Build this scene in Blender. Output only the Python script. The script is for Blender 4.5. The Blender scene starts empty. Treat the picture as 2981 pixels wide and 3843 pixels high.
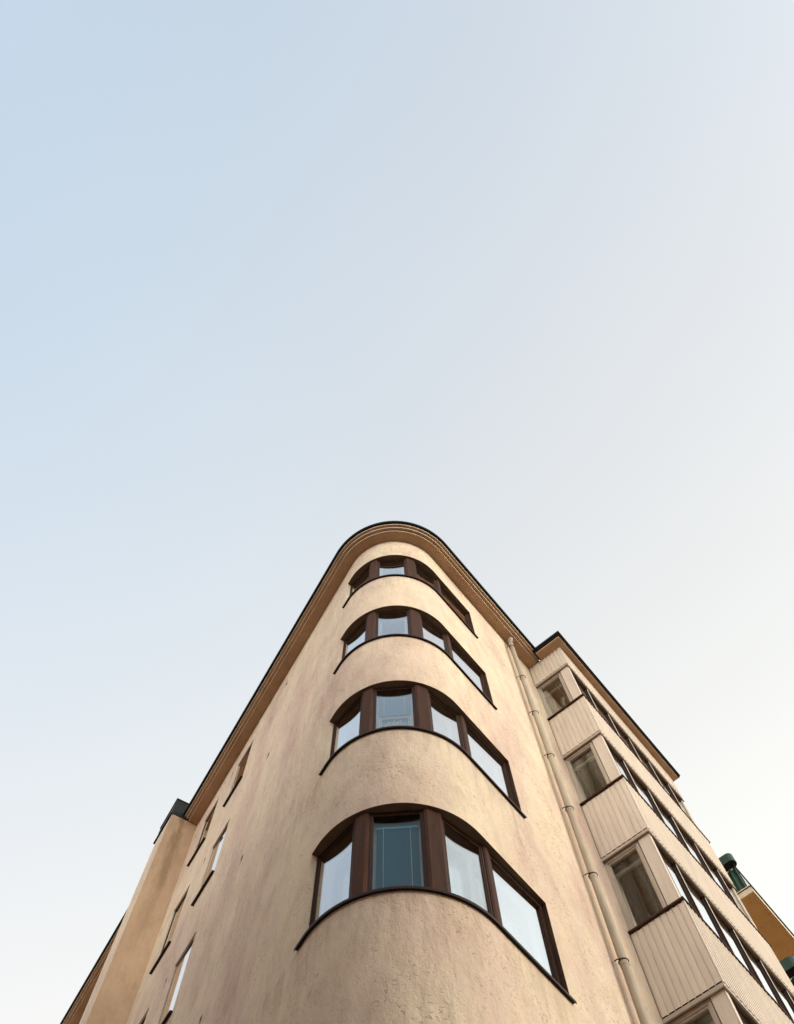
import bpy, bmesh, math, random
from mathutils import Vector, Matrix
random.seed(4)
sc = bpy.context.scene
COL = sc.collection
R_ = math.radians

# ------------------------------------------------------------------ plan of the wedge-shaped block
Z0 = 1.6                                   # eye height
A2 = lambda x, y: Vector((x, y))
V = A2(-.23293, 4.93432)                   # where the two facade lines would meet
DR = A2(.603795, .797140); NR = A2(.797140, -.603795)      # right facade: along, outward
DL = A2(-.541296, .840832); NL = A2(-.840832, -.541296)    # left facade
BIS = A2(.038128, .999273); PER = A2(.999273, -.038128)
RAD = 1.2; HALF = R_(34.957); TAN = RAD / math.tan(HALF); CEN = V + BIS * (RAD / math.sin(HALF))
ARC = RAD * (math.pi / 2 - HALF)
FH = 3.1
S = lambda k: Z0 + 6.735 + FH * (k - 1)    # sill
H = lambda k: Z0 + 8.178 + FH * (k - 1)    # window head
P = lambda k: Z0 + 5.214 + FH * (k - 1)    # bottom of an oriel panel
Q = lambda k: Z0 + 6.677 + FH * (k - 1)    # top of it
HC = Z0 + 18.516                           # main soffit

BX, BY = .6, 7.5                          # where the block's Empty stands

# ------------------------------------------------------------------ materials
def mat(name, base=(.5, .5, .5), rough=.8, metal=0.0, spec=.3):
    m = bpy.data.materials.new(name); m.use_nodes = True
    b = m.node_tree.nodes['Principled BSDF']
    b.inputs['Base Color'].default_value = (*base, 1)
    b.inputs['Roughness'].default_value = rough
    b.inputs['Metallic'].default_value = metal
    b.inputs['Specular IOR Level'].default_value = spec
    return m, m.node_tree, b

def node(nt, typ, **kw):
    n = nt.nodes.new(typ)
    for k, v in kw.items():
        if k.startswith('i_'): n.inputs[int(k[2:])].default_value = v
        else: setattr(n, k, v)
    return n

def mapped(nt, scale, loc=(0, 0, 0), rot=(0, 0, 0)):
    tc = nt.nodes.new('ShaderNodeTexCoord'); mp = nt.nodes.new('ShaderNodeMapping')
    nt.links.new(tc.outputs['Object'], mp.inputs['Vector'])
    mp.inputs['Scale'].default_value = scale; mp.inputs['Location'].default_value = loc
    mp.inputs['Rotation'].default_value = rot
    return mp.outputs['Vector']

def noise(nt, vec, scale, detail=5, rough=.6):
    n = nt.nodes.new('ShaderNodeTexNoise'); n.inputs['Scale'].default_value = scale
    n.inputs['Detail'].default_value = detail; n.inputs['Roughness'].default_value = rough
    nt.links.new(vec, n.inputs['Vector']); return n.outputs['Fac']

def ramp(nt, fac, stops):
    r = nt.nodes.new('ShaderNodeValToRGB'); e = r.color_ramp.elements
    while len(e) < len(stops): e.new(.5)
    for i, (p, c) in enumerate(stops):
        e[i].position = p; e[i].color = (*c, 1) if len(c) == 3 else c
    nt.links.new(fac, r.inputs['Fac']); return r.outputs['Color']

def mixc(nt, fac, a, b, mode='MIX'):
    m = nt.nodes.new('ShaderNodeMix'); m.data_type = 'RGBA'; m.blend_type = mode
    for sock, v in ((m.inputs[0], fac), (m.inputs[6], a), (m.inputs[7], b)):
        if isinstance(v, (int, float)): sock.default_value = v
        elif isinstance(v, tuple): sock.default_value = (*v, 1)
        else: nt.links.new(v, sock)
    return m.outputs[2]

def math_(nt, op, a, b=None):
    m = nt.nodes.new('ShaderNodeMath'); m.operation = op
    for i, v in enumerate((a, b)):
        if v is None: continue
        if isinstance(v, (int, float)): m.inputs[i].default_value = v
        else: nt.links.new(v, m.inputs[i])
    return m.outputs[0]

def bump(nt, b, h, strength, dist, prev=None):
    n = nt.nodes.new('ShaderNodeBump'); n.inputs['Strength'].default_value = strength
    n.inputs['Distance'].default_value = dist; nt.links.new(h, n.inputs['Height'])
    if prev is not None: nt.links.new(prev, n.inputs['Normal'])
    nt.links.new(n.outputs['Normal'], b.inputs['Normal']); return n.outputs['Normal']

def stucco(name, c1, c2, c3, stain=None, k=1.0, kb=1.0):
    m, nt, b = mat(name, c1, .93, spec=.12)
    big = noise(nt, mapped(nt, (1, 1, .45)), .75, 6, .62)
    streak = noise(nt, mapped(nt, (1, 1, .16), (3, 1, 7)), 6, 7, .66)
    mott = noise(nt, mapped(nt, (1, 1, .55), (9, 2, 1)), 3.2, 8, .68)
    fine = noise(nt, mapped(nt, (1, 1, .7)), 26, 6, .75)
    col = ramp(nt, big, [(.36, c2), (.5, c1), (.64, c3)])
    col = mixc(nt, .8, col, ramp(nt, mott, [(.33, (.84, .83, .81)), (.5, (.99, .985, .98)), (.68, (1.06, 1.05, 1.03))]), 'MULTIPLY')
    col = mixc(nt, .5, col, ramp(nt, streak, [(.3, (.86, .83, .78)), (.46, (1, 1, 1)), (.7, (1.03, 1.02, 1.0))]), 'MULTIPLY')
    col = mixc(nt, .35, col, ramp(nt, fine, [(.3, (.84, .83, .82)), (.55, (1.02, 1.02, 1.02))]), 'MULTIPLY')
    # small pits of missing render, thick in patches
    vo = nt.nodes.new('ShaderNodeTexVoronoi'); vo.inputs['Scale'].default_value = 13
    vo.inputs['Randomness'].default_value = 1
    wob = nt.nodes.new('ShaderNodeTexNoise'); wob.inputs['Scale'].default_value = 9; wob.inputs['Detail'].default_value = 3
    base = mapped(nt, (1, 1, 1.7)); nt.links.new(base, wob.inputs['Vector'])
    vm = nt.nodes.new('ShaderNodeVectorMath'); vm.operation = 'MULTIPLY_ADD'
    nt.links.new(wob.outputs['Color'], vm.inputs[0]); vm.inputs[1].default_value = (.2, .2, .2)
    nt.links.new(base, vm.inputs[2]); nt.links.new(vm.outputs[0], vo.inputs['Vector'])
    dens = noise(nt, mapped(nt, (1, 1, .8), (4, 4, 4)), 1.5, 5, .65)
    thr = math_(nt, 'MULTIPLY', math_(nt, 'SUBTRACT', dens, .385), 1.15)
    pit = ramp(nt, math_(nt, 'SUBTRACT', vo.outputs['Distance'], thr), [(.0, (0, 0, 0)), (.09, (1, 1, 1))])
    col = mixc(nt, .5 * k, col, ramp(nt, math_(nt, 'SUBTRACT', vo.outputs['Distance'], thr), [(.0, (.55, .48, .40)), (.07, (1, 1, 1))]), 'MULTIPLY')
    if stain: col = stain(nt, col)
    nt.links.new(col, b.inputs['Base Color'])
    trowel = noise(nt, mapped(nt, (1, 1, .5), (5, 5, 2)), 5.2, 6, .62)
    n1 = bump(nt, b, trowel, .75 * kb, .05)
    n1 = bump(nt, b, fine, .8 * kb, .011, n1)
    n1 = bump(nt, b, pit, .5 * k, .007, n1)
    return m

W1 = (.630, .512, .412); W2 = (.560, .427, .360); W3 = (.670, .565, .435)
def wall_dirt(nt, col):
    """ochre and pinkish patches, and rain runs starting under the curved sills"""
    p1 = noise(nt, mapped(nt, (1, 1, .6), (7, 3, 5)), 1.1, 6, .7)
    col = mixc(nt, .7, col, ramp(nt, p1, [(.38, (.93, .88, .86)), (.5, (1, 1, 1)), (.62, (1.0, .985, .94))]), 'MULTIPLY')
    sep = nt.nodes.new('ShaderNodeSeparateXYZ'); nt.links.new(mapped(nt, (1, 1, 1)), sep.inputs[0])
    below = math_(nt, 'MULTIPLY', math_(nt, 'FRACT', math_(nt, 'DIVIDE', math_(nt, 'SUBTRACT', S(1) + 31.0, sep.outputs[2]), FH)), FH)
    runs = noise(nt, mapped(nt, (1, 1, .04), (2, 8, 1)), 9, 4, .6)
    fade = math_(nt, 'ADD', math_(nt, 'MULTIPLY', below, 1.0), math_(nt, 'MULTIPLY', math_(nt, 'SUBTRACT', .62, runs), 3.2))
    dx = math_(nt, 'SUBTRACT', sep.outputs[0], CEN.x - BX); dy = math_(nt, 'SUBTRACT', sep.outputs[1], CEN.y - BY)
    d2 = math_(nt, 'SQRT', math_(nt, 'ADD', math_(nt, 'MULTIPLY', dx, dx), math_(nt, 'MULTIPLY', dy, dy)))
    zone = ramp(nt, math_(nt, 'MULTIPLY', d2, .25), [(.42, (1, 1, 1)), (.62, (0, 0, 0))])
    f = math_(nt, 'MULTIPLY', ramp(nt, fade, [(.12, (1, 1, 1)), (.75, (0, 0, 0))]), math_(nt, 'MULTIPLY', zone, .42))
    return mixc(nt, f, col, (.40, .31, .235))
M_wall = stucco('cream_stucco', W1, W2, W3, stain=wall_dirt)
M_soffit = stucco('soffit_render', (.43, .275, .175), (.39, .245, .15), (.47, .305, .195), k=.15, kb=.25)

def simple(name, base, rough, var=.12, sc_=(1, 1, .2), nscale=9, metal=0., spec=.35, bmp=.1):
    m, nt, b = mat(name, base, rough, metal, spec)
    n = noise(nt, mapped(nt, sc_), nscale, 6, .62)
    lo = tuple(c * (1 - var) for c in base); hi = tuple(min(1, c * (1 + var)) for c in base)
    nt.links.new(ramp(nt, n, [(.32, lo), (.68, hi)]), b.inputs['Base Color'])
    nt.links.new(ramp(nt, n, [(.3, (rough * .8,) * 3), (.7, (min(1, rough * 1.15),) * 3)]), b.inputs['Roughness'])
    if bmp: bump(nt, b, noise(nt, mapped(nt, (1, 1, .5)), 45, 4), bmp, .004)
    return m

M_brown = simple('brown_painted_metal', (.060, .028, .018), .6, .32, (1, 1, .15), 12, spec=.08)
M_darkbr = simple('dark_brown_frame', (.026, .012, .009), .5, .3, spec=.15)
M_black = simple('black_roof_metal', (.010, .011, .012), .6, .3, (1, 1, 1), 5, spec=.15)
M_clad = simple('beige_sheet_cladding', (.63, .53, .44), .55, .10, (1, 1, .12), 7, spec=.35, bmp=.05)
M_post = simple('beige_painted_frame', (.42, .345, .28), .5, .1, spec=.35)
M_under = simple('brown_underside', (.20, .125, .085), .7, .22, (1, 1, 1), 5)
M_pipe = simple('painted_zinc_pipe', (.38, .315, .24), .75, .14, (1, 1, .3), 6, spec=.35)
M_sash = simple('white_inner_sash', (.42, .42, .44), .5, .06)
M_room = simple('white_room_plaster', (.46, .44, .42), .9, .06)
M_curt = simple('brown_curtain', (.10, .055, .026), .9, .3, (1, 1, .05), 14)
M_blind = simple('blue_blind', (.09, .36, .56), .6, .05)
M_wire = simple('white_cord', (.8, .8, .8), .6, .05)
M_green = simple('green_corrugated_panel', (.010, .042, .025), .42, .35, (1, 1, .2), 8, spec=.5)
M_greenl = simple('green_planter_plastic', (.016, .042, .030), .5, .25, spec=.4)
M_slabedge = simple('cream_slab_edge', (.62, .51, .39), .8, .1)
M_orange = stucco('ochre_soffit', (.50, .285, .12), (.46, .26, .11), (.53, .31, .135), k=.1, kb=.3)
M_head = simple('brown_head_lining', (.115, .070, .042), .75, .2, (1, 1, 1), 6, spec=.15)
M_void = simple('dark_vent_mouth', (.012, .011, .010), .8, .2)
M_frost = simple('grey_balcony_glass', (.42, .46, .43), .2, .08, spec=.6)

def glass_mat(name, tint, ior, wav=.035):
    m = bpy.data.materials.new(name); m.use_nodes = True; nt = m.node_tree; nt.nodes.clear()
    out = nt.nodes.new('ShaderNodeOutputMaterial'); mx = nt.nodes.new('ShaderNodeMixShader')
    tr = nt.nodes.new('ShaderNodeBsdfTransparent'); gl = nt.nodes.new('ShaderNodeBsdfGlossy')
    tr.inputs['Color'].default_value = (*tint, 1); gl.inputs['Roughness'].default_value = .0
    gl.inputs['Color'].default_value = (.97, .97, .975, 1)
    lw_ = nt.nodes.new('ShaderNodeLayerWeight'); lw_.inputs['Blend'].default_value = .5
    cr = nt.nodes.new('ShaderNodeValToRGB'); e = cr.color_ramp.elements   # reflectance of coated glass against angle
    while len(e) < len(ior): e.new(.5)
    for i_, (p_, v_) in enumerate(ior): e[i_].position = p_; e[i_].color = (v_, v_, v_, 1)
    nt.links.new(lw_.outputs['Facing'], cr.inputs['Fac'])
    bp = nt.nodes.new('ShaderNodeBump'); bp.inputs['Strength'].default_value = wav; bp.inputs['Distance'].default_value = .02
    nt.links.new(noise(nt, mapped(nt, (1, 1, 1)), 1.6, 2, .5), bp.inputs['Height'])
    nt.links.new(bp.outputs['Normal'], gl.inputs['Normal'])
    nt.links.new(cr.outputs[0], mx.inputs[0]); nt.links.new(tr.outputs[0], mx.inputs[1]); nt.links.new(gl.outputs[0], mx.inputs[2])
    nt.links.new(mx.outputs[0], out.inputs['Surface']); return m
M_glass = glass_mat('window_glass', (.86, .90, .90), ((0, .02), (.42, .035), (.57, .36), (.70, .72), (1, 1)))
M_glassf = glass_mat('flat_window_glass', (.86, .90, .90), ((0, .05), (.42, .10), (.57, .34), (.70, .70), (1, 1)), 0)
M_glass2 = glass_mat('inner_window_glass', (.88, .90, .92), ((0, .05), (.42, .08), (.57, .36), (.70, .70), (1, 1)))

# ------------------------------------------------------------------ mesh helpers
class MB:
    def __init__(s): s.v = []; s.f = []; s.m = []; s.mats = []
    def mi(s, m):
        if m not in s.mats: s.mats.append(m)
        return s.mats.index(m)
    def quad(s, pts, m):
        i = len(s.v); s.v += [tuple(p) for p in pts]; s.f.append(tuple(range(i, i + len(pts)))); s.m.append(s.mi(m))
    def hexa(s, a, m):
        """a: 8 points, bottom ring 0-3, top ring 4-7"""
        i = len(s.v); s.v += [tuple(p) for p in a]
        for f in ((3, 2, 1, 0), (4, 5, 6, 7), (0, 1, 5, 4), (1, 2, 6, 5), (2, 3, 7, 6), (3, 0, 4, 7)):
            s.f.append(tuple(i + k for k in f)); s.m.append(s.mi(m))
    def tube(s, pts, r, m, n=12, cap=True):
        i = len(s.v); prev = None
        for k, p in enumerate(pts):
            p = Vector(p)
            d = (Vector(pts[min(k + 1, len(pts) - 1)]) - Vector(pts[max(k - 1, 0)])).normalized()
            up = Vector((0, 0, 1)) if abs(d.z) < .9 else Vector((1, 0, 0))
            x = d.cross(up).normalized() if prev is None else (prev - d * prev.dot(d)).normalized()
            prev = x; y = d.cross(x)
            rr = r[k] if isinstance(r, (list, tuple)) else r
            for j in range(n):
                a = 2 * math.pi * j / n; s.v.append(tuple(p + x * math.cos(a) * rr + y * math.sin(a) * rr))
        for k in range(len(pts) - 1):
            for j in range(n):
                a = i + k * n + j; b = i + k * n + (j + 1) % n
                s.f.append((a, b, b + n, a + n)); s.m.append(s.mi(m))
        if cap:
            s.f.append(tuple(i + j for j in reversed(range(n)))); s.m.append(s.mi(m))
            s.f.append(tuple(i + (len(pts) - 1) * n + j for j in range(n))); s.m.append(s.mi(m))
    def build(s, name, parent=None, smooth=False, bevel=0):
        me = bpy.data.meshes.new(name); me.from_pydata(s.v, [], s.f)
        for m in s.mats: me.materials.append(m)
        me.polygons.foreach_set('material_index', s.m)
        bm = bmesh.new(); bm.from_mesh(me); bmesh.ops.remove_doubles(bm, verts=bm.verts, dist=1e-5)
        bmesh.ops.recalc_face_normals(bm, faces=bm.faces)
        if smooth:
            for f in bm.faces: f.smooth = True
            for e in bm.edges:
                if len(e.link_faces) == 2 and e.calc_face_angle(0) > R_(32): e.smooth = False
        bm.to_mesh(me); bm.free()
        o = bpy.data.objects.new(name, me); COL.objects.link(o)
        if parent: o.parent = parent
        if bevel:
            b = o.modifiers.new('Bevel', 'BEVEL'); b.width = bevel; b.segments = 2; b.limit_method = 'ANGLE'
        return o

def tag(o, label=None, cat=None, group=None, kind=None):
    for k, v in (('label', label), ('category', cat), ('group', group), ('kind', kind)):
        if v: o[k] = v
    return o
def empty(name, loc=(0, 0, 0)):
    o = bpy.data.objects.new(name, None); COL.objects.link(o); o.location = loc; return o
def dup(o, dz, parent):
    """copy of a part with copies of its sub-parts, dz higher"""
    c = o.copy(); COL.objects.link(c); c.parent = parent; c.location = o.location + Vector((0, 0, dz))
    for ch in list(o.children):
        d = ch.copy(); COL.objects.link(d); d.parent = c
    return c

def path(s, o=0.0):
    if s > ARC: return V + DR * (TAN + s - ARC) + NR * o
    if s < -ARC: return V + DL * (TAN - s - ARC) + NL * o
    a = s / RAD
    return CEN + (-BIS * math.cos(a) + PER * math.sin(a)) * (RAD + o)
sR = lambda t: ARC + t - TAN
sL = lambda t: -(ARC + t - TAN)
def p3(xy, z): return (xy[0], xy[1], z)
def W(s, o, z): return p3(path(s, o), z)
def RT(t, n, z): return p3(V + DR * t + NR * n, z)
def LT(t, n, z): return p3(V + DL * t + NL * n, z)
def box_f(mb, F, t0, t1, n0, n1, z0, z1, m):
    mb.hexa([F(t0, n0, z0), F(t1, n0, z0), F(t1, n1, z0), F(t0, n1, z0), F(t0, n0, z1), F(t1, n0, z1), F(t1, n1, z1), F(t0, n1, z1)], m)
def srange(a, b, extra=()):
    pts = {round(a, 5), round(b, 5)} | {round(e, 5) for e in extra if a < e < b}
    n = 30
    for i in range(n + 1):
        v = -ARC + 2 * ARC * i / n
        if a < v < b: pts.add(round(v, 5))
    return sorted(pts)

# ------------------------------------------------------------------ main block
block = empty('apartment_building', (0.6, 7.5, 0))
tag(block, 'cream stucco apartment building with rounded corner of curved brown window bands', 'building')
OFF = Vector(block.location)
_build = MB.build
def build(mb, name, parent=None, smooth=False, bevel=0):
    """geometry is written in world space; the thing's Empty stands at its base"""
    if parent is not None:
        root = parent
        while root.parent: root = root.parent
        l = root.location; mb.v = [(x - l.x, y - l.y, z - l.z) for x, y, z in mb.v]
    return _build(mb, name, parent, smooth, bevel)

SB0, SB1 = sL(1.85), sR(3.04)             # band window, left and right jamb
TW, TH = 10.30, 11.34                     # tower on the left facade
lw = []                                   # small windows of the left facade: near t, far t, floor
for k in (1, 2, 3, 4): lw += [(6.70, 7.56, k), (8.60, 9.44, k)]
HW = lambda k: S(k) + 1.66
openings = [(SB0, SB1, S(k) + .005, H(k)) for k in (1, 2, 3, 4)]
openings += [(sL(t1), sL(t0), S(k) + .02, HW(k)) for t0, t1, k in lw]
vents = [(4.96, Z0 + z) for z in (17.70, 14.56, 11.42, 8.30)] + [(7.91, Z0 + z) for z in (17.72, 14.54, 11.40, 8.30)] + [(10.07, Z0 + z) for z in (17.75, 14.54, 11.40)]
VW, VH = .052, .105
openings += [(sL(t + VW), sL(t - VW), z - VH, z + VH) for t, z in vents]
s_lo, s_hi = sL(24.0), sR(10.9)
ss = srange(s_lo, s_hi, [v for o in openings for v in o[:2]] + [sL(TW), sL(TH)] + [sL(TAN + .4 * i) for i in range(1, 20)] + [sR(TAN + .5 * i) for i in range(1, 15)])
TOPZ = HC + .10
zs = sorted({0.0, TOPZ, 3.0, 5.0} | {round(v, 5) for o in openings for v in o[2:]} )
mb = MB()
for i in range(len(ss) - 1):
    for j in range(len(zs) - 1):
        cs = (ss[i] + ss[i + 1]) / 2; cz = (zs[j] + zs[j + 1]) / 2
        if any(o[0] < cs < o[1] and o[2] < cz < o[3] for o in openings): continue
        mb.quad([W(ss[i], 0, zs[j]), W(ss[i + 1], 0, zs[j]), W(ss[i + 1], 0, zs[j + 1]), W(ss[i], 0, zs[j + 1])], M_wall)
for o in openings:                        # reveals
    seg = [v for v in ss if o[0] - 1e-4 <= v <= o[1] + 1e-4]
    dep = .34 if (o[1] - o[0]) > .5 else .16
    for a, b in zip(seg, seg[1:]):
        for z in o[2:]:
            mb.quad([W(a, 0, z), W(b, 0, z), W(b, -dep, z), W(a, -dep, z)], M_head if (z == o[3] and o[1] - o[0] > 2) else M_wall)
    for a in o[:2]:
        mb.quad([W(a, 0, o[2]), W(a, -dep, o[2]), W(a, -dep, o[3]), W(a, 0, o[3])], M_brown if (a == SB1) else M_wall)
    if dep < .2:
        for a, b in zip(seg, seg[1:]): mb.quad([W(a, -dep, o[2]), W(b, -dep, o[2]), W(b, -dep, o[3]), W(a, -dep, o[3])], M_void)
# far end walls
e0 = path(s_hi); e1 = e0 - NR * 20.5; e2 = path(s_lo)
for a, b in ((e0, e1), (e1, e2)): mb.quad([p3(a, 0), p3(b, 0), p3(b, TOPZ), p3(a, TOPZ)], M_wall)
wall = build(mb, 'wall', block, smooth=True)

# floors and partitions inside, seen through the panes
mb = MB()
ins = srange(sL(12), sR(10.6), [])
for k in (1, 2, 3, 4, 5):
    for z in (S(k) - .55, S(k) - .95):
        if k == 5 and z > S(5) - .6: z = HC - .05
        ring = [p3(path(s_, -.36), z) for s_ in ins]
        back = p3(V + BIS * 11, z)
        for a, b in zip(ring, ring[1:]): mb.quad([a, b, back], M_room)
for d in (3.2,):
    a = V + BIS * 5.3
    mb.quad([p3(a - PER * 3.2, 5), p3(a + PER * 3.2, 5), p3(a + PER * 3.2, HC - .06), p3(a - PER * 3.2, HC - .06)], M_room)
build(mb, 'room_lining', block)

# cornice: stepped lips, then the black metal edge, following the plan
prof = [(-.02, 0), (.245, 0), (.262, -.012), (.266, .040), (.250, .046), (.328, .046), (.340, .034), (.344, .086), (.330, .092), (.398, .092), (.404, .084), (.408, .130), (.30, .132)]
metal = [(.30, .150), (.440, .141), (.466, .128), (.470, .195), (.30, .215), (.30, .150)]
def sweep(mb, s0, s1, prof, mats, z, ends=True):
    st = srange(s0, s1)
    for a, b in zip(st, st[1:]):
        for i in range(len(prof) - 1):
            (o1, z1), (o2, z2) = prof[i], prof[i + 1]
            mb.quad([W(a, o1, z + z1), W(b, o1, z + z1), W(b, o2, z + z2), W(a, o2, z + z2)], mats[i] if isinstance(mats, list) else mats)
    if ends:
        for s_ in (s0, s1): mb.quad([W(s_, o, z + zz) for o, zz in prof], mats[0] if isinstance(mats, list) else mats)
M_lip = simple('cornice_lip_lit', (.62, .50, .38), .8, .06, bmp=0)  # paler than the soffit, standing for light caught on the lip edges
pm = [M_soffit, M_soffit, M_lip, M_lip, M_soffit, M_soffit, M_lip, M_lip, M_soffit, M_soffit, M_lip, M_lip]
tOR, tOE, nO = 5.653, 10.70, .963         # oriel: near face, far end, projection
mb = MB(); sweep(mb, sL(TW), sR(tOR + .0), prof, pm, HC); sweep(mb, sL(24), sL(TH), prof, pm, HC)
build(mb, 'cornice', block, smooth=True)
mb = MB(); sweep(mb, sL(TW), sR(5.40), metal, M_black, HC); sweep(mb, sL(24), sL(TH), metal, M_black, HC)
st = srange(s_lo, s_hi)
cpt = p3(V + BIS * 12, HC + 1.2)
for a, b in zip(st, st[1:]): mb.quad([W(a, .31, HC + .213), W(b, .31, HC + .213), cpt], M_black)
build(mb, 'roof', block)

# ---- band windows round the corner
def chord(A, B):
    d = (B - A); L = d.length; d.normalize(); n = A2(d.y, -d.x)
    if n.dot((A + B) / 2 - CEN) < 0 and L < 1.0: n = -n
    return d, n, L
def angp(deg, rad): a = R_(deg); return CEN + (-BIS * math.cos(a) + PER * math.sin(a)) * (RAD + rad)
# outer face corners of each light and each post, in order
JL = path(SB0, -.075); JR = path(SB1, -.050)
pts = dict(A=(JL, angp(-25.6, -.070)), B=(angp(-15.8, -.065), angp(17.2, -.065)), C=(angp(28.9, -.082), V + DR * 1.875 + NR * -.085), D=(V + DR * 1.985 + NR * -.078, JR))
posts = [(pts['A'][1], pts['B'][0], .03), (pts['B'][1], pts['C'][0], .03), (pts['C'][1], pts['D'][0], .02)]
def lightbox(mb, A, B, z0, z1, front, back, inset, m):
    """rectangular ring between plan points A and B"""
    d, n, L = chord(A, B)
    if n.dot(A2(0, 0) - A) < 0: n = -n
    F = lambda x, y, z: p3(A + d * x + n * y, z)
    box_f(mb, F, 0, L, back, front, z0, z0 + inset, m); box_f(mb, F, 0, L, back, front, z1 - inset, z1, m)
    box_f(mb, F, 0, inset, back, front, z0 + inset, z1 - inset, m); box_f(mb, F, L - inset, L, back, front, z0 + inset, z1 - inset, m)
    return F, L
zb, zt = S(1) + .03, H(1) - .004
mb = MB()
for key, (A, B) in pts.items():
    lightbox(mb, A, B, zb - .02, zt, -.005, -.10, .030, M_darkbr)
    d, n, L = chord(A, B)
    if n.dot(-A) < 0: n = -n
    A_, B_ = A + d * .030, B - d * .030
    lightbox(mb, A_, B_, zb + .010, zt - .030, -.014, -.09, .018, M_brown)
bw = build(mb, 'corner_window', block, bevel=.003)
def sub(name, f, parent, **kw):
    m_ = MB(); f(m_); return build(m_, name, parent, **kw)
for A, B, fw_ in posts:
    def post(m_, A=A, B=B, fw_=fw_):
        d, n, L = chord(A, B)
        if n.dot(-A) < 0: n = -n
        F = lambda x, y, z: p3(A + d * x + n * y, z)
        # a folded metal cover: flat face with chamfered edges
        c = min(.03, L * .25)
        o = fw_
        prof_ = [(0, -.12), (0, o * .25), (c, o), (L - c, o), (L, o * .25), (L, -.12)]
        for (x0, y0), (x1, y1) in zip(prof_, prof_[1:]):
            m_.quad([F(x0, y0, zb - .03), F(x1, y1, zb - .03), F(x1, y1, zt), F(x0, y0, zt)], M_brown)
        m_.quad([F(0, -.12, zb - .03), F(L, -.12, zb - .03), F(L, -.12, zt), F(0, -.12, zt)], M_brown)
        if L > .15:                        # screws down both edges
            for x in (.014, L - .014):
                for i in range(9):
                    z = zb + .1 + i * (zt - zb - .2) / 8
                    box_f(m_, F, x - .004, x + .004, o * .6 - .005, o * .6 + .004, z - .004, z + .004, M_black)
    sub('window_post', post, bw)
for key, (A, B) in pts.items():
    def pane(m_, A=A, B=B):
        d, n, L = chord(A, B)
        if n.dot(-A) < 0: n = -n
        F = lambda x, y, z: p3(A + d * x + n * y, z)
        box_f(m_, F, .046, L - .046, -.034, -.028, zb + .026, zt - .046, M_glass)
    sub('pane', pane, bw)
    def sash(m_, A=A, B=B):
        d, n, L = chord(A, B)
        if n.dot(-A) < 0: n = -n
        F = lambda x, y, z: p3(A + d * x + n * y, z)
        A_, B_ = A + d * .03 - n * .0, B - d * .03
        lightbox(m_, A_, B_, zb - .01, zt - .0, -.16, -.21, .075, M_sash)
        box_f(m_, F, .10, L - .10, -.188, -.182, zb + .065, zt - .075, M_glass2)
    sub('inner_sash', sash, bw)
def sill(m_):
    st = srange(SB0 - .035, SB1 + .035)
    pr = [(-.10, .032), (.040, .010), (.044, -.004), (.040, -.026), (.034, -.026), (.030, -.006), (-.10, -.006)]
    for a, b in zip(st, st[1:]):
        for (o1, z1), (o2, z2) in zip(pr, pr[1:]):
            m_.quad([W(a, o1, S(1) + .016 + z1), W(b, o1, S(1) + .016 + z1), W(b, o2, S(1) + .016 + z2), W(a, o2, S(1) + .016 + z2)], M_darkbr)
    for s_ in (SB0 - .035, SB1 + .035):
        m_.quad([W(s_, o, S(1) + .016 + z) for o, z in pr if o > 0 or True], M_darkbr)
sub('sill', sill, bw, smooth=True)
bws = [bw] + [dup(bw, FH * (k - 1), block) for k in (2, 3, 4)]
# venetian blind right down behind the middle pane of the lowest band, half down one floor up
def venetian(m_, z_lo, k):
    A, B = pts['B']; d, n, L = chord(A, B)
    if n.dot(-A) < 0: n = -n
    F = lambda x, y, z: p3(A + d * x + n * y, z)
    z = H(k) - .17
    box_f(m_, F, .075, L - .075, -.148, -.112, z, z + .03, M_blind)
    while z > z_lo:
        m_.hexa([F(.08, -.118, z), F(L - .08, -.118, z), F(L - .08, -.142, z - .010), F(.08, -.142, z - .010), F(.08, -.118, z + .0015), F(L - .08, -.118, z + .0015), F(L - .08, -.142, z - .0085), F(.08, -.142, z - .0085)], M_blind)
        z -= .0125
    for x in (.16, L - .17): m_.tube([F(x, -.110, z_lo), F(x, -.110, H(k) - .15)], .0022, M_wire, 6)
    box_f(m_, F, .08, L - .08, -.14, -.118, z_lo - .012, z_lo, M_blind)
sub('blind', lambda m_: venetian(m_, S(1) + .07, 1), bws[0])
bl2 = sub('blind', lambda m_: venetian(m_, S(2) + .82, 2), bws[1]); bl2.location.z -= FH
def lace(m_):                             # leaded ornament hanging in the lower half of that pane
    A, B = pts['B']; d, n, L = chord(A, B)
    if n.dot(-A) < 0: n = -n
    cx = L / 2; z0 = S(2) + .09; z1 = S(2) + .74
    P_ = lambda x, z: p3(A + d * x + n * -.13, z)
    for a in (0, .03):
        q = [P_(.09 + a, z0 + a), P_(L - .09 - a, z0 + a), P_(L - .09 - a, z1 - a), P_(.09 + a, z1 - a), P_(.09 + a, z0 + a)]
        for u, v in zip(q, q[1:]): m_.tube([u, v], .004, M_wire, 5)
    cz = (z0 + z1) / 2
    for r in (.045, .10, .15):
        ring = [P_(cx + r * math.cos(t) * (1 + .12 * math.sin(6 * t)), cz + r * 1.25 * math.sin(t) * (1 + .12 * math.cos(6 * t))) for t in [i * math.pi / 24 for i in range(49)]]
        m_.tube(ring, .0035, M_wire, 5, cap=False)
    for i in range(12):
        a = i * math.pi / 6
        m_.tube([P_(cx + .05 * math.cos(a), cz + .06 * math.sin(a)), P_(cx + .12 * math.cos(a + .3), cz + .15 * math.sin(a + .3)), P_(cx + .2 * math.cos(a), min(z1, max(z0, cz + .27 * math.sin(a))))], .003, M_wire, 5)
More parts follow.
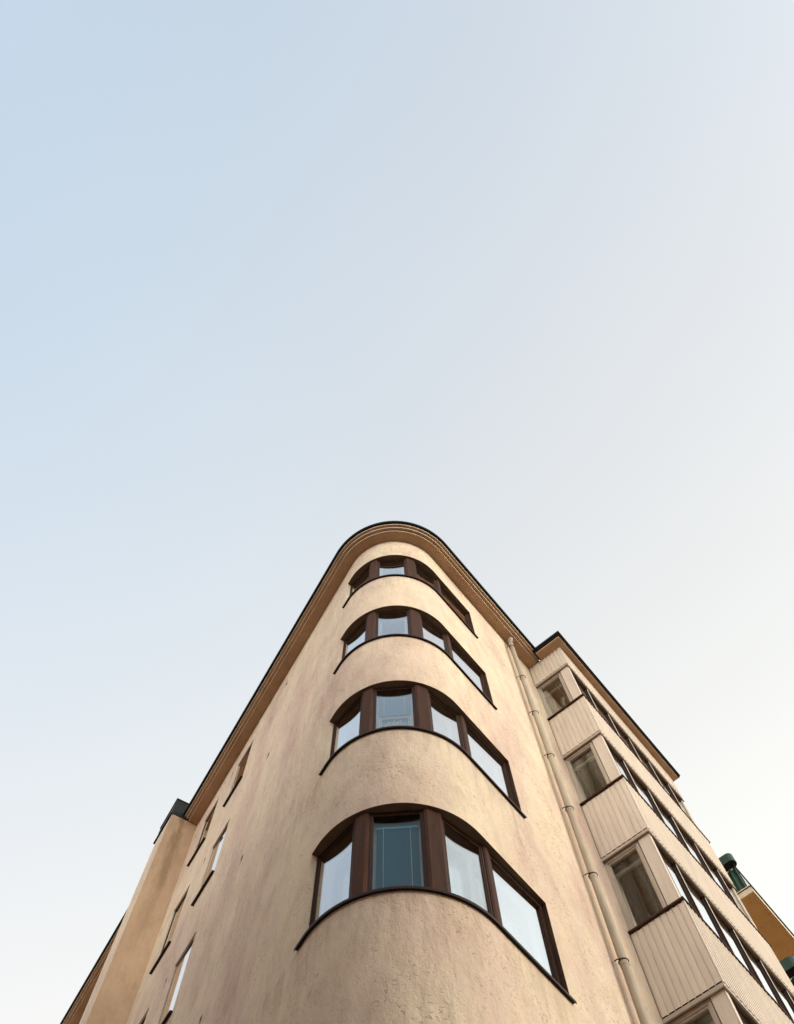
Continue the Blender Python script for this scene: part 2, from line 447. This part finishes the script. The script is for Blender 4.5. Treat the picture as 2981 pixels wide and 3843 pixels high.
lc = sub('window_ornament', lace, bws[1]); lc.location.z -= FH

M_fillcloth = simple('pane_fill_cloth', (.72, .71, .70), .9, .08, (1, 1, .05), 20)  # pale cloth added behind the side panes to make them brighter
for bi, key, u0, u1, top in ((0, 'A', .02, .98, .22), (0, 'C', .02, .98, .22), (0, 'D', .02, .98, .2), (1, 'A', .1, .98, .2), (1, 'C', .02, .98, .2), (1, 'D', .3, .98, .2), (2, 'D', .02, .98, .2), (2, 'A', .02, .9, .2), (2, 'C', .02, .98, .2)):
    def cloth(m_, k=bi + 1, key=key, u0=u0, u1=u1, top=top):
        A, B = pts[key]; d, n, L = chord(A, B)
        if n.dot(-A) < 0: n = -n
        N = 70; ph = k * 2.1 + len(key) * 1.7
        for i in range(N):
            q = []
            for j in (i, i + 1):
                x = L * (u0 + (u1 - u0) * j / N)
                y = -.27 + .014 * math.sin(x * 52 + ph) + .008 * math.sin(x * 97 + ph * 3)
                q.append((x, y))
            (xa, ya), (xb, yb) = q
            m_.quad([p3(A + d * xa + n * ya, S(k) - .1), p3(A + d * xb + n * yb, S(k) - .1), p3(A + d * xb + n * yb, H(k) - top), p3(A + d * xa + n * ya, H(k) - top)], M_fillcloth)
    c_ = sub('curtain', cloth, bws[bi], smooth=True); c_.location.z -= FH * bi  # added cloth that lifts the brightness of the pane

# ---- small windows on the left facade
for i, (t0, t1, k) in enumerate(lw):
    m_ = MB(); z0, z1 = S(k) + .03, HW(k) - .003
    wv = [(a, b) for a, b in ((t0, t1),)]
    def ring(m_, ta, tb, za, zb_, f, b_, w, mt):
        box_f(m_, LT, ta, tb, b_, f, za, za + w, mt); box_f(m_, LT, ta, tb, b_, f, zb_ - w, zb_, mt)
        box_f(m_, LT, ta, ta + w, b_, f, za + w, zb_ - w, mt); box_f(m_, LT, tb - w, tb, b_, f, za + w, zb_ - w, mt)
    ring(m_, t0 + .003, t1 - .003, z0 - .02, z1, -.018, -.11, .026, M_post)
    ring(m_, t0 + .031, t1 - .031, z0 + .02, z1 - .04, -.030, -.10, .014, M_darkbr)
    w_ = build(m_, 'window', block)
    m_ = MB(); sl = .013 if t0 < 7 else 0.0
    LTs = lambda t, n, z, t0=t0, sl=sl: LT(t, n + (t - t0) * sl, z)
    box_f(m_, LTs, t0 + .042, t1 - .042, -.048, -.042, z0 + .035, z1 - .055, M_glassf); build(m_, 'pane', w_)
    m_ = MB(); ring(m_, t0 + .05, t1 - .05, z0 + .02, z1 - .03, -.22, -.26, .07, M_sash); build(m_, 'inner_sash', w_)
    m_ = MB(); zs_ = S(k)
    m_.hexa([LT(t0 - .03, -.08, zs_), LT(t1 + .03, -.08, zs_), LT(t1 + .03, .055, zs_ - .012), LT(t0 - .03, .055, zs_ - .012),
             LT(t0 - .03, -.08, zs_ + .042), LT(t1 + .03, -.08, zs_ + .042), LT(t1 + .03, .055, zs_ + .016), LT(t0 - .03, .055, zs_ + .016)], M_darkbr)
    build(m_, 'sill', w_)
for t, z in vents:                        # louvred mouths of the air vents
    m_ = MB()
    for j in range(5):
        zz = z - VH + .02 + j * .042
        m_.hexa([LT(t - VW + .004, -.03, zz), LT(t + VW - .004, -.03, zz), LT(t + VW - .004, -.075, zz + .03), LT(t - VW + .004, -.075, zz + .03),
                 LT(t - VW + .004, -.03, zz + .004), LT(t + VW - .004, -.03, zz + .004), LT(t + VW - .004, -.075, zz + .034), LT(t - VW + .004, -.075, zz + .034)], M_void)
    build(m_, 'vent', block)

# ---- tower standing forward of the left facade
def tower_stain(nt, col):
    g = mapped(nt, (1, 1, 1)); sep = nt.nodes.new('ShaderNodeSeparateXYZ'); nt.links.new(g, sep.inputs[0])
    n = noise(nt, mapped(nt, (1, 1, .35)), 3.4, 7, .7)
    # rusty run down the side face from below the metal cap, about a third of the way in
    u = math_(nt, 'ADD', math_(nt, 'MULTIPLY', sep.outputs[0], NL.x), math_(nt, 'MULTIPLY', sep.outputs[1], NL.y))
    u0 = (V.dot(NL) + .40) - Vector((block.location.x, block.location.y)).dot(NL)
    du = math_(nt, 'ABSOLUTE', math_(nt, 'SUBTRACT', u, u0))
    lat = ramp(nt, math_(nt, 'ADD', du, math_(nt, 'MULTIPLY', math_(nt, 'SUBTRACT', n, .5), .5)), [(.02, (1, 1, 1)), (.17, (0, 0, 0))])
    dz = math_(nt, 'MULTIPLY', math_(nt, 'SUBTRACT', HC, sep.outputs[2]), .20)
    ver = ramp(nt, math_(nt, 'ADD', dz, math_(nt, 'MULTIPLY', math_(nt, 'SUBTRACT', n, .5), .9)), [(.05, (1, 1, 1)), (.95, (0, 0, 0))])
    f = math_(nt, 'MULTIPLY', math_(nt, 'MULTIPLY', lat, ver), .75)
    return mixc(nt, f, col, (.20, .125, .065))
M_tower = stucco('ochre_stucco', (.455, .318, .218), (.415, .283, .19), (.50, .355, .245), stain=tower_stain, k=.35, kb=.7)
mb = MB()
TZ = HC - .0
T = lambda t, n, z: LT(t, n, z)
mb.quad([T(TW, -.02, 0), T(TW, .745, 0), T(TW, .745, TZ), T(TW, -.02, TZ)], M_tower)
mb.quad([T(TW, .745, 0), T(TH, .745, 0), T(TH, .745, TZ), T(TW, .745, TZ)], M_wall)
mb.quad([T(TH, .745, 0), T(TH, -.02, 0), T(TH, -.02, TZ), T(TH, .745, TZ)], M_wall)
tower = build(mb, 'stair_tower', block)
mb = MB()
box_f(mb, LT, TW - .015, TH + .02, .10, .765, TZ - .002, TZ + .60, M_black)
box_f(mb, LT, TW - .03, TH + .035, .09, .782, TZ + .60, TZ + .635, M_black)
box_f(mb, LT, TW - .03, TH + .045, .74, .790, TZ - .03, TZ + .01, M_black)
build(mb, 'metal_cap', tower)

# ---- drainpipe
mb = MB(); tp, npp, rp = 4.672, .120, .057
mb.tube([RT(tp, npp, 0.3), RT(tp, npp, HC - .20)], rp, M_pipe, 20)
mb.tube([RT(tp, npp, HC - .22), RT(tp, npp, HC - .12), RT(tp + .0, npp + .03, HC - .05), RT(tp, npp + .05, HC + .02)], rp * 1.12, M_pipe, 20)
pipe = build(mb, 'drainpipe', block, smooth=True)
for i in range(11):
    z = Z0 + 18.02 - i * 1.6
    if z < 1: break
    mb = MB(); mb.tube([RT(tp, npp, z - .05), RT(tp, npp, z + .0), RT(tp, npp, z + .012)], [rp * 1.09, rp * 1.09, rp * 1.03], M_pipe, 20)
    build(mb, 'pipe_socket', pipe, smooth=True)
for i in range(11):
    z = Z0 + 18.04 - i * 1.6
    if z < 1: break
    m_ = MB()
    ring = [RT(tp + (rp + .010) * math.cos(a), npp + (rp + .010) * math.sin(a), z) for a in [math.pi * 2 * j / 20 for j in range(21)]]
    m_.tube(ring, .007, M_darkbr, 6, cap=False)
    m_.tube([RT(tp - rp - .01, npp, z), RT(tp - rp - .035, npp - .04, z), RT(tp - rp - .035, -.005, z)], .008, M_darkbr, 6)
    build(m_, 'bracket', pipe)
mb = MB(); mb.tube([RT(4.555, .028, .3), RT(4.555, .028, HC - .3)], .010, M_pipe, 10)
build(mb, 'conduit', block, smooth=True)

# ---- oriel with corrugated panels and ribbon windows
o_l = empty('oriel', (0, 0, 0)); o_l.parent = block
mb = MB()
# concealed box behind the ribbon glazing: floors, end wall
ZB0 = P(1)
for k in (1, 2, 3, 4, 5):
    box_f(mb, RT, tOR + .09, tOE - .09, -.02, nO - .09, P(k) + .05, (Q(k) - .06) if k < 5 else HC + .02, M_under)
core = build(mb, 'floor_block', o_l)
def corr(m_, F, x0, x1, z0, z1, pitch, mt, rib=True):
    """sheet with narrow grooves, F(x, out, z)"""
    n = max(1, round((x1 - x0) / pitch)); w = (x1 - x0) / n
    xs = []
    for i in range(n):
        a = x0 + i * w
        if rib: xs += [(a, 0.0), (a + .004, .020), (a + .042, .020), (a + .046, 0.0)]
        else: xs += [(a, -.014), (a + .009, -.014), (a + .017, 0), (a + w * .5, .002), (a + w - .008, 0)]
    xs.append((x1, 0.0 if rib else -.014))
    for (u0, y0), (u1, y1) in zip(xs, xs[1:]):
        m_.quad([F(u0, y0, z0), F(u1, y1, z0), F(u1, y1, z1), F(u0, y0, z1)], mt)
    for (u0, y0), (u1, y1) in zip(xs, xs[1:]):
        m_.quad([F(u0, y0, z0), F(u1, y1, z0), F(u1, -.02, z0), F(u0, -.02, z0)], M_clad if rib else M_black)
FS = lambda x, o, z: RT(tOR - o, x, z)     # near side: x = distance from the wall
FF = lambda x, o, z: RT(x, nO + o, z)      # street face
FE = lambda x, o, z: RT(tOE + o, x, z)
for k in (1, 2, 3, 4, 5):
    z0, z1 = P(k) + .026, (Q(k) - .012 if k < 5 else HC + .01)
    m_ = MB(); corr(m_, FS, .0, nO, z0, z1, .107, M_clad, False)
    m_.quad([FS(0, -.03, z0), FS(nO, -.03, z0), FS(nO, -.03, z1), FS(0, -.03, z1)], M_black)
    box_f(m_, RT, tOR - .008, tOR - .002, -.01, .007, z0, z1, M_under)
    if k < 5:                              # dark pieces standing for the sill's shadow gap and dirt
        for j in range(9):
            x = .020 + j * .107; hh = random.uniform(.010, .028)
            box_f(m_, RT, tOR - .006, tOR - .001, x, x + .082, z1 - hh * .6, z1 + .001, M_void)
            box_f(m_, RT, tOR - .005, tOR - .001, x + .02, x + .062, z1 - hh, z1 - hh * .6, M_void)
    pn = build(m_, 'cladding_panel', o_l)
    z0 = P(k) + .003
    m_ = MB(); corr(m_, FF, tOR, tOE, z0, z1, .101, M_clad)
    m_.quad([FF(tOR, -.03, z0), FF(tOE, -.03, z0), FF(tOE, -.03, z1), FF(tOR, -.03, z1)], M_black)
    corr(m_, FE, .0, nO, z0, z1, .107, M_clad)
    build(m_, 'cladding_panel', o_l)
    # folded trim under each panel and its brown underside
    m_ = MB()
    zA, zB = P(k) - .055, P(k)
    box_f(m_, RT, tOR - .006, tOR + .02, -.0, nO + .006, zA, zB, M_post)
    box_f(m_, RT, tOR + .02, tOE + .006, nO - .02, nO + .006, zA, zB, M_post)
    box_f(m_, RT, tOE - .02, tOE + .004, -.0, nO - .02, zA, zB, M_post)
    box_f(m_, RT, tOR + .02, tOE - .02, -.0, nO - .02, zA + .012, zB + .04, M_under)
    build(m_, 'lower_trim', o_l)
    if k == 5: continue
    m_ = MB()
    za, zb_ = Q(k) - .012, Q(k) + .014
    box_f(m_, RT, tOR - .045, tOR + .10, -.0, nO + .04, za, zb_, M_brown)
    box_f(m_, RT, tOR + .10, tOE + .03, nO - .10, nO + .04, za, zb_, M_brown)
    box_f(m_, RT, tOE - .10, tOE + .03, 0, nO - .10, za, zb_, M_brown)
    build(m_, 'sill', o_l)
    # side window, blank corner panel
    z0, z1 = Q(k) + .014, P(k + 1) - .043
    rc = .062
    def sidebox(m_, x0, x1, f, b_, a, b, mt): box_f(m_, lambda x, y, z: RT(tOR + y, x, z), x0, x1, f, b_, a, b, mt)
    m_ = MB()
    def sring(x0, x1, a, b, f, b_, w, wb, mt):
        sidebox(m_, x0, x1, f, b_, a, a + wb, mt); sidebox(m_, x0, x1, f, b_, b - w, b, mt)
        sidebox(m_, x0, x0 + w, f, b_, a + wb, b - w, mt); sidebox(m_, x1 - w, x1, f, b_, a + wb, b - w, mt)
    sring(.004, .695, z0, z1, rc, rc + .10, .052, .05, M_post)
    sring(.057, .642, z0 + .051, z1 - .053, rc + .022, rc + .09, .026, .026, M_post)
    sidebox(m_, .695, .712, rc + .02, rc + .08, z0, z1, M_black)
    sidebox(m_, .712, nO - .052, rc - .012, rc + .06, z0, z1, M_clad)
    w_ = build(m_, 'side_window', o_l)
    m_ = MB(); sidebox(m_, .08, .62, rc + .052, rc + .058, z0 + .07, z1 - .07, M_glass); build(m_, 'pane', o_l)
    # corner post, mullions and panes of the ribbon window
    m_ = MB()
    box_f(m_, RT, tOR + .055, tOR + .14, nO - .050, nO - .03, z0, z1, M_clad)
    box_f(m_, RT, tOR + .14, tOR + .155, nO - .075, nO - .025, z0, z1, M_brown)
    build(m_, 'corner_post', o_l)
    tm = [tOR + .155, 6.515, 7.40, 8.28, 9.15, 10.02, tOE - .03]
    for i in range(len(tm) - 1):
        m_ = MB(); a, b = tm[i] + (.022 if i else 0), tm[i + 1] - .022
        for (x0, x1, y0, y1) in ((a, b, z0, z0 + .024), (a, b, z1 - .035, z1), (a, a + .018, z0 + .024, z1 - .035), (b - .018, b, z0 + .024, z1 - .035)):
            box_f(m_, RT, x0, x1, nO - .12, nO - .062, y0, y1, M_brown)
        build(m_, 'window_frame', o_l)
        m_ = MB(); box_f(m_, RT, a + .017, b - .017, nO - .082, nO - .076, z0 + .022, z1 - .033, M_glass); build(m_, 'pane', o_l)
        if i:
            m_ = MB()
            box_f(m_, RT, tm[i] - .018, tm[i] + .018, nO - .09, nO - .030, z0, z1, M_clad)
            box_f(m_, RT, tm[i] - .030, tm[i] - .018, nO - .10, nO - .034, z0, z1, M_black)
            build(m_, 'mullion', o_l)
    m_ = MB(); box_f(m_, RT, tOE - .07, tOE - .03, .0, nO - .03, z0, z1, M_clad)
    box_f(m_, RT, tOE - .03, tOE - .012, .7, nO - .03, z0, z1, M_clad)
    build(m_, 'end_wall', o_l)
    # folded curtains hanging inside
    m_ = MB(); seed = k * 7.3
    def curtain(xa, xb, zlo, yy, mt):
        n = 60
        for i in range(n):
            u0, u1 = i / n, (i + 1) / n
            y0_ = yy + .022 * math.sin(u0 * 38 + seed) + .012 * math.sin(u0 * 71 + seed * 2)
            y1_ = yy + .022 * math.sin(u1 * 38 + seed) + .012 * math.sin(u1 * 71 + seed * 2)
            x0, x1 = xa + (xb - xa) * u0, xa + (xb - xa) * u1
            m_.quad([RT(tOR + y0_, x0, zlo), RT(tOR + y1_, x1, zlo), RT(tOR + y1_, x1, z1 - .10), RT(tOR + y0_, x0, z1 - .10)], mt)
    curtain(.05, .30 if k != 3 else .42, z0 - .03, .34, M_curt)
    if k in (1, 2, 3): curtain(.44 if k != 3 else .5, .72, z0 - .03, .42, M_curt)
    sidebox(m_, .04, .70, .28, .33, z1 - .17, z1 - .10, M_post)
    build(m_, 'curtain', o_l)
# oriel eaves
m_ = MB()
tA, tB, nB = tOR - .225, tOE + .09, nO + .165
box_f(m_, RT, tA, tB, .40, nB, HC + .0, HC + .028, M_soffit)
m2 = MB()
box_f(m_, RT, tA - .004, tB, nB, nB + .006, HC + .0, HC + .028, M_lip)
box_f(m_, RT, tA - .010, tA - .0, .40, nB + .006, HC + .0, HC + .028, M_lip)
build(m_, 'eaves', o_l)
m_ = MB()
box_f(m_, RT, tA - .05, tB + .03, .38, nB + .045, HC + .031, HC + .075, M_darkbr)
box_f(m_, RT, tA - .085, tB + .04, .36, nB + .075, HC + .078, HC + .15, M_black)
build(m_, 'roof_edge', o_l)

# ------------------------------------------------------------------ next building along the street, with balconies
nb = empty('neighbouring_building', p3(V + DR * 17, 0))
tag(nb, 'building with ochre balcony undersides and green corrugated balcony screens, behind the oriel', 'building')
mb = MB()
box_f(mb, RT, 10.93, 26, -12, -.01, 0, HC + .2, M_wall)
build(mb, 'wall', nb)
mb = MB(); box_f(mb, RT, 10.93, 26.1, -12.1, .28, HC + .203, HC + .36, M_black); build(mb, 'roof', nb)
def balcony(zt_):
    """zt_: top of the slab"""
    t0, t1, n1 = 11.507, 16.4, 1.165
    m_ = MB(); box_f(m_, RT, t0 + .01, t1, -.03, n1 - .01, zt_ - .196, zt_ - .002, M_orange)
    slab = build(m_, 'balcony', nb)
    m_ = MB()
    box_f(m_, RT, t0 - .0, t0 + .009, -.0, n1, zt_ - .20, zt_ - .055, M_slabedge)
    box_f(m_, RT, t0 + .0, t1, n1 - .009, n1, zt_ - .20, zt_ - .055, M_slabedge)
    box_f(m_, RT, t0 - .02, t1, .0, n1 + .018, zt_ - .052, zt_ - .040, M_darkbr)
    box_f(m_, RT, t0 - .0, t1, .0, n1 - .004, zt_ - .038, zt_ + .004, M_slabedge)
    build(m_, 'slab_edge', slab)
    m_ = MB()                              # green screen at the near end
    n = 64
    for i in range(n):
        u0, u1 = i / n, (i + 1) / n
        y0, y1 = .022 * math.sin(u0 * 50), .022 * math.sin(u1 * 50)
        m_.quad([RT(t0 + .20 + y0, .02 + 1.04 * u0, zt_ + .02), RT(t0 + .20 + y1, .02 + 1.04 * u1, zt_ + .02), RT(t0 + .20 + y1, .02 + 1.04 * u1, zt_ + .84), RT(t0 + .20 + y0, .02 + 1.04 * u0, zt_ + .84)], M_green)
        m_.quad([RT(t0 + .215 + y0, .02 + 1.04 * u0, zt_ + .02), RT(t0 + .215 + y1, .02 + 1.04 * u1, zt_ + .02), RT(t0 + .215 + y1, .02 + 1.04 * u1, zt_ + .84), RT(t0 + .215 + y0, .02 + 1.04 * u0, zt_ + .84)], M_green)
    build(m_, 'side_screen', slab)
    m_ = MB()
    m_.tube([RT(t0 + .22, .0, zt_ + .865), RT(t0 + .22, 1.055, zt_ + .865)], .012, M_wire, 8)
    build(m_, 'side_rail', slab)
    m_ = MB()
    m_.tube([RT(t0 + .14, 1.065, zt_ + .87), RT(t1, 1.065, zt_ + .87)], .017, M_black, 10)
    m_.tube([RT(t0 + .14, 1.085, zt_ + .10), RT(t1, 1.085, zt_ + .10)], .010, M_black, 8)
    for i in range(6):
        t = t0 + .24 + i * .92
        m_.tube([RT(t, 1.065, zt_ - .0), RT(t, 1.065, zt_ + .87)], .012, M_black, 8)
    build(m_, 'railing', slab)
    m_ = MB(); box_f(m_, RT, t0 + .26, t1 - .1, 1.046, 1.052, zt_ + .06, zt_ + .80, M_frost); build(m_, 'front_panel', slab)
    # planter trough with a rounded end, hung over the side rail
    m_ = MB(); r = .125; zc0, zc1 = zt_ + .885, zt_ + 1.13
    out = [(.02, 0), (1.04, 0)] + [(1.04 + r * math.sin(a), r - r * math.cos(a)) for a in [math.pi * j / 14 for j in range(1, 14)]] + [(1.04, 2 * r), (.02, 2 * r)]
    m = len(out)
    for i in range(m):
        (x0, y0), (x1, y1) = out[i], out[(i + 1) % m]
        m_.quad([RT(t0 + y0, x0, zc0), RT(t0 + y1, x1, zc0), RT(t0 + y1, x1, zc1), RT(t0 + y0, x0, zc1)], M_greenl)
    m_.quad([RT(t0 + y, x, zc0) for x, y in out], M_void); m_.quad([RT(t0 + y, x, zc1 - .02) for x, y in out], M_void)
    build(m_, 'planter', slab, smooth=True)
    return slab
for k in range(3): balcony(Z0 + 15.15 - FH * k)

# ------------------------------------------------------------------ unseen buildings added across the two streets to shade the lower storeys
def shading_block(label, F, t0, t1, n0, n1, h):
    b = empty('unseen_shading_building', F((t0 + t1) / 2, (n0 + n1) / 2, 0)); tag(b, label, 'building')
    m_ = MB(); box_f(m_, F, t0, t1, n0, n1, 0, h, M_wall); build(m_, 'wall', b)
    m_ = MB(); box_f(m_, F, t0 - .4, t1 + .4, n0 - .4, n1 + .4, h + .003, h + .5, M_black); build(m_, 'roof', b)
    nf = n0 if abs(n0) < abs(n1) else n1; sg = -1 if nf == n0 else 1
    t = t0 + 2
    while t < t1 - 2.5:
        for k in range(1, int(h // 3.1)):
            z = k * 3.1 + .9
            m_ = MB(); a, c = sorted((nf + sg * .004, nf + sg * .06))
            box_f(m_, F, t, t + 1.3, a, c, z, z + 1.6, M_post); w_ = build(m_, 'window', b)
            m_ = MB(); a, c = sorted((nf + sg * .062, nf + sg * .07))
            box_f(m_, F, t + .09, t + 1.21, a, c, z + .09, z + 1.51, M_glassd); build(m_, 'pane', w_)
        t += 3.4
M_glassd = simple('dark_window_glass', (.03, .035, .04), .08, .1, spec=.6, bmp=0)
shading_block('unseen cream apartment building added across the left street to shade the lower storeys', LT, -2, 30, 12.5, 23, 15.5)
BK = lambda t, n, z: (t, n, z)
shading_block('unseen long cream apartment building added behind the viewer to shade the lower storeys', BK, -16, 18, -20, -9.5, 13.5)

# ------------------------------------------------------------------ street
def sheet(name, x0, x1, y0, y1, z, m):
    m_ = MB(); m_.quad([(x0, y0, z), (x1, y0, z), (x1, y1, z), (x0, y1, z)], m); return tag(m_.build(name), kind='structure')
M_asph = simple('asphalt', (.155, .13, .105), .9, .15, (1, 1, 1), 30)
M_pave = simple('granite_paving', (.30, .265, .225), .85, .12, (1, 1, 1), 3)
sheet('ground', -600, 600, -600, 600, -.02, M_asph)
m_ = MB()
ring_o = [path(s_, 2.6) for s_ in srange(sL(24), sR(26))]; ring_i = [path(s_, -.2) for s_ in srange(sL(24), sR(26))]
for i in range(len(ring_o) - 1):
    a, b, c, d = ring_o[i], ring_o[i + 1], ring_i[i + 1], ring_i[i]
    m_.quad([p3(a, .11), p3(b, .11), p3(c, .11), p3(d, .11)], M_pave)
    m_.quad([p3(a, -.02), p3(b, -.02), p3(b, .11), p3(a, .11)], M_pave)
tag(m_.build('pavement'), kind='structure')

# ------------------------------------------------------------------ light
HAZE = ((.605, .145, .25, .07, 5.2, .0, .7, .46), (.648, .02, .18, .05, 4.8, .36, .95, .36), (.675, -.10, .09, .0, 4.0, .50, 1.05, .17))
SUN_EL, SUN_AZ = R_(14), R_(-14)            # azimuth: angle of the sun's direction from +X towards +Y
w = bpy.data.worlds.new('World'); sc.world = w; w.use_nodes = True
nt = w.node_tree; bg = nt.nodes['Background']
sky = nt.nodes.new('ShaderNodeTexSky'); sky.sky_type = 'NISHITA'; sky.sun_disc = False
sky.sun_elevation = SUN_EL; sky.sun_rotation = math.pi / 2 - SUN_AZ
sky.air_density = 1.0; sky.dust_density = 4.0; sky.ozone_density = 1.0; sky.altitude = 0
# thin high overcast in front of that sky: brighter towards the low sun and towards the horizon
tc = nt.nodes.new('ShaderNodeTexCoord'); sp = nt.nodes.new('ShaderNodeSeparateXYZ'); nt.links.new(tc.outputs['Generated'], sp.inputs[0])
h = math_(nt, 'SUBTRACT', 1.0, math_(nt, 'MAXIMUM', sp.outputs[2], 0.0)); g = sp.outputs[0]
cb = nt.nodes.new('ShaderNodeCombineXYZ')
back = math_(nt, 'MULTIPLY', math_(nt, 'MULTIPLY', h, h), math_(nt, 'MAXIMUM', math_(nt, 'MULTIPLY', sp.outputs[1], -1.0), 0.0))  # added fill: unseen low sky behind the viewer brightened to light the corner
side = math_(nt, 'MULTIPLY', h, g); fore = math_(nt, 'MULTIPLY', h, math_(nt, 'MAXIMUM', sp.outputs[1], 0.0)); glow = math_(nt, 'MAXIMUM', math_(nt, 'SUBTRACT', g, .46), 0.0)
for i, (c0, cg, cy, ch, cq, chg, cgl, cf) in enumerate(HAZE):
    v = math_(nt, 'ADD', c0, math_(nt, 'MULTIPLY', g, cg))
    for sock, co_ in ((sp.outputs[1], cy), (h, ch), (back, cq), (side, chg), (glow, cgl), (fore, cf)): v = math_(nt, 'ADD', v, math_(nt, 'MULTIPLY', sock, co_))
    nt.links.new(math_(nt, 'MAXIMUM', v, .02), cb.inputs[i])
veil = nt.nodes.new('ShaderNodeVectorMath'); veil.operation = 'SCALE'
nz = noise(nt, tc.outputs['Generated'], 2.2, 4, .5)
nt.links.new(cb.outputs[0], veil.inputs[0]); nt.links.new(math_(nt, 'ADD', .97, math_(nt, 'MULTIPLY', nz, .06)), veil.inputs['Scale'])
bg2 = nt.nodes.new('ShaderNodeBackground'); nt.links.new(veil.outputs[0], bg2.inputs['Color']); bg2.inputs['Strength'].default_value = 1.0
add = nt.nodes.new('ShaderNodeAddShader'); out = nt.nodes['World Output']
nt.links.new(sky.outputs[0], bg.inputs['Color']); bg.inputs['Strength'].default_value = .10
nt.links.new(bg.outputs[0], add.inputs[0]); nt.links.new(bg2.outputs[0], add.inputs[1]); nt.links.new(add.outputs[0], out.inputs['Surface'])
sun = bpy.data.lights.new('Sun', 'SUN'); so = bpy.data.objects.new('sun', sun); COL.objects.link(so)
sun.energy = .62; sun.angle = R_(18); sun.color = (1, .98, .94)
sd = Vector((math.cos(SUN_EL) * math.cos(SUN_AZ), math.cos(SUN_EL) * math.sin(SUN_AZ), math.sin(SUN_EL)))
so.rotation_euler = sd.to_track_quat('Z', 'Y').to_euler(); so.location = sd * 50

# ------------------------------------------------------------------ camera
cam = bpy.data.cameras.new('camera'); co = bpy.data.objects.new('camera', cam); COL.objects.link(co)
cam.sensor_fit = 'VERTICAL'; cam.sensor_height = 36; cam.lens = 2978.53 / 3843 * 36; cam.clip_end = 3000; cam.clip_start = .05
r = Vector((.99881682, .04689208, -.01288809)); u = Vector((.04863095, -.96310253, .26470465)); f = Vector((0, .26501821, .96424341))
co.matrix_world = Matrix(((r.x, u.x, -f.x, 0), (r.y, u.y, -f.y, 0), (r.z, u.z, -f.z, Z0), (0, 0, 0, 1)))
sc.camera = co
sc.render.engine = 'CYCLES'
sc.view_settings.view_transform = 'Standard'; sc.view_settings.look = 'None'; sc.view_settings.gamma = 1
sc.view_settings.exposure = 0.0
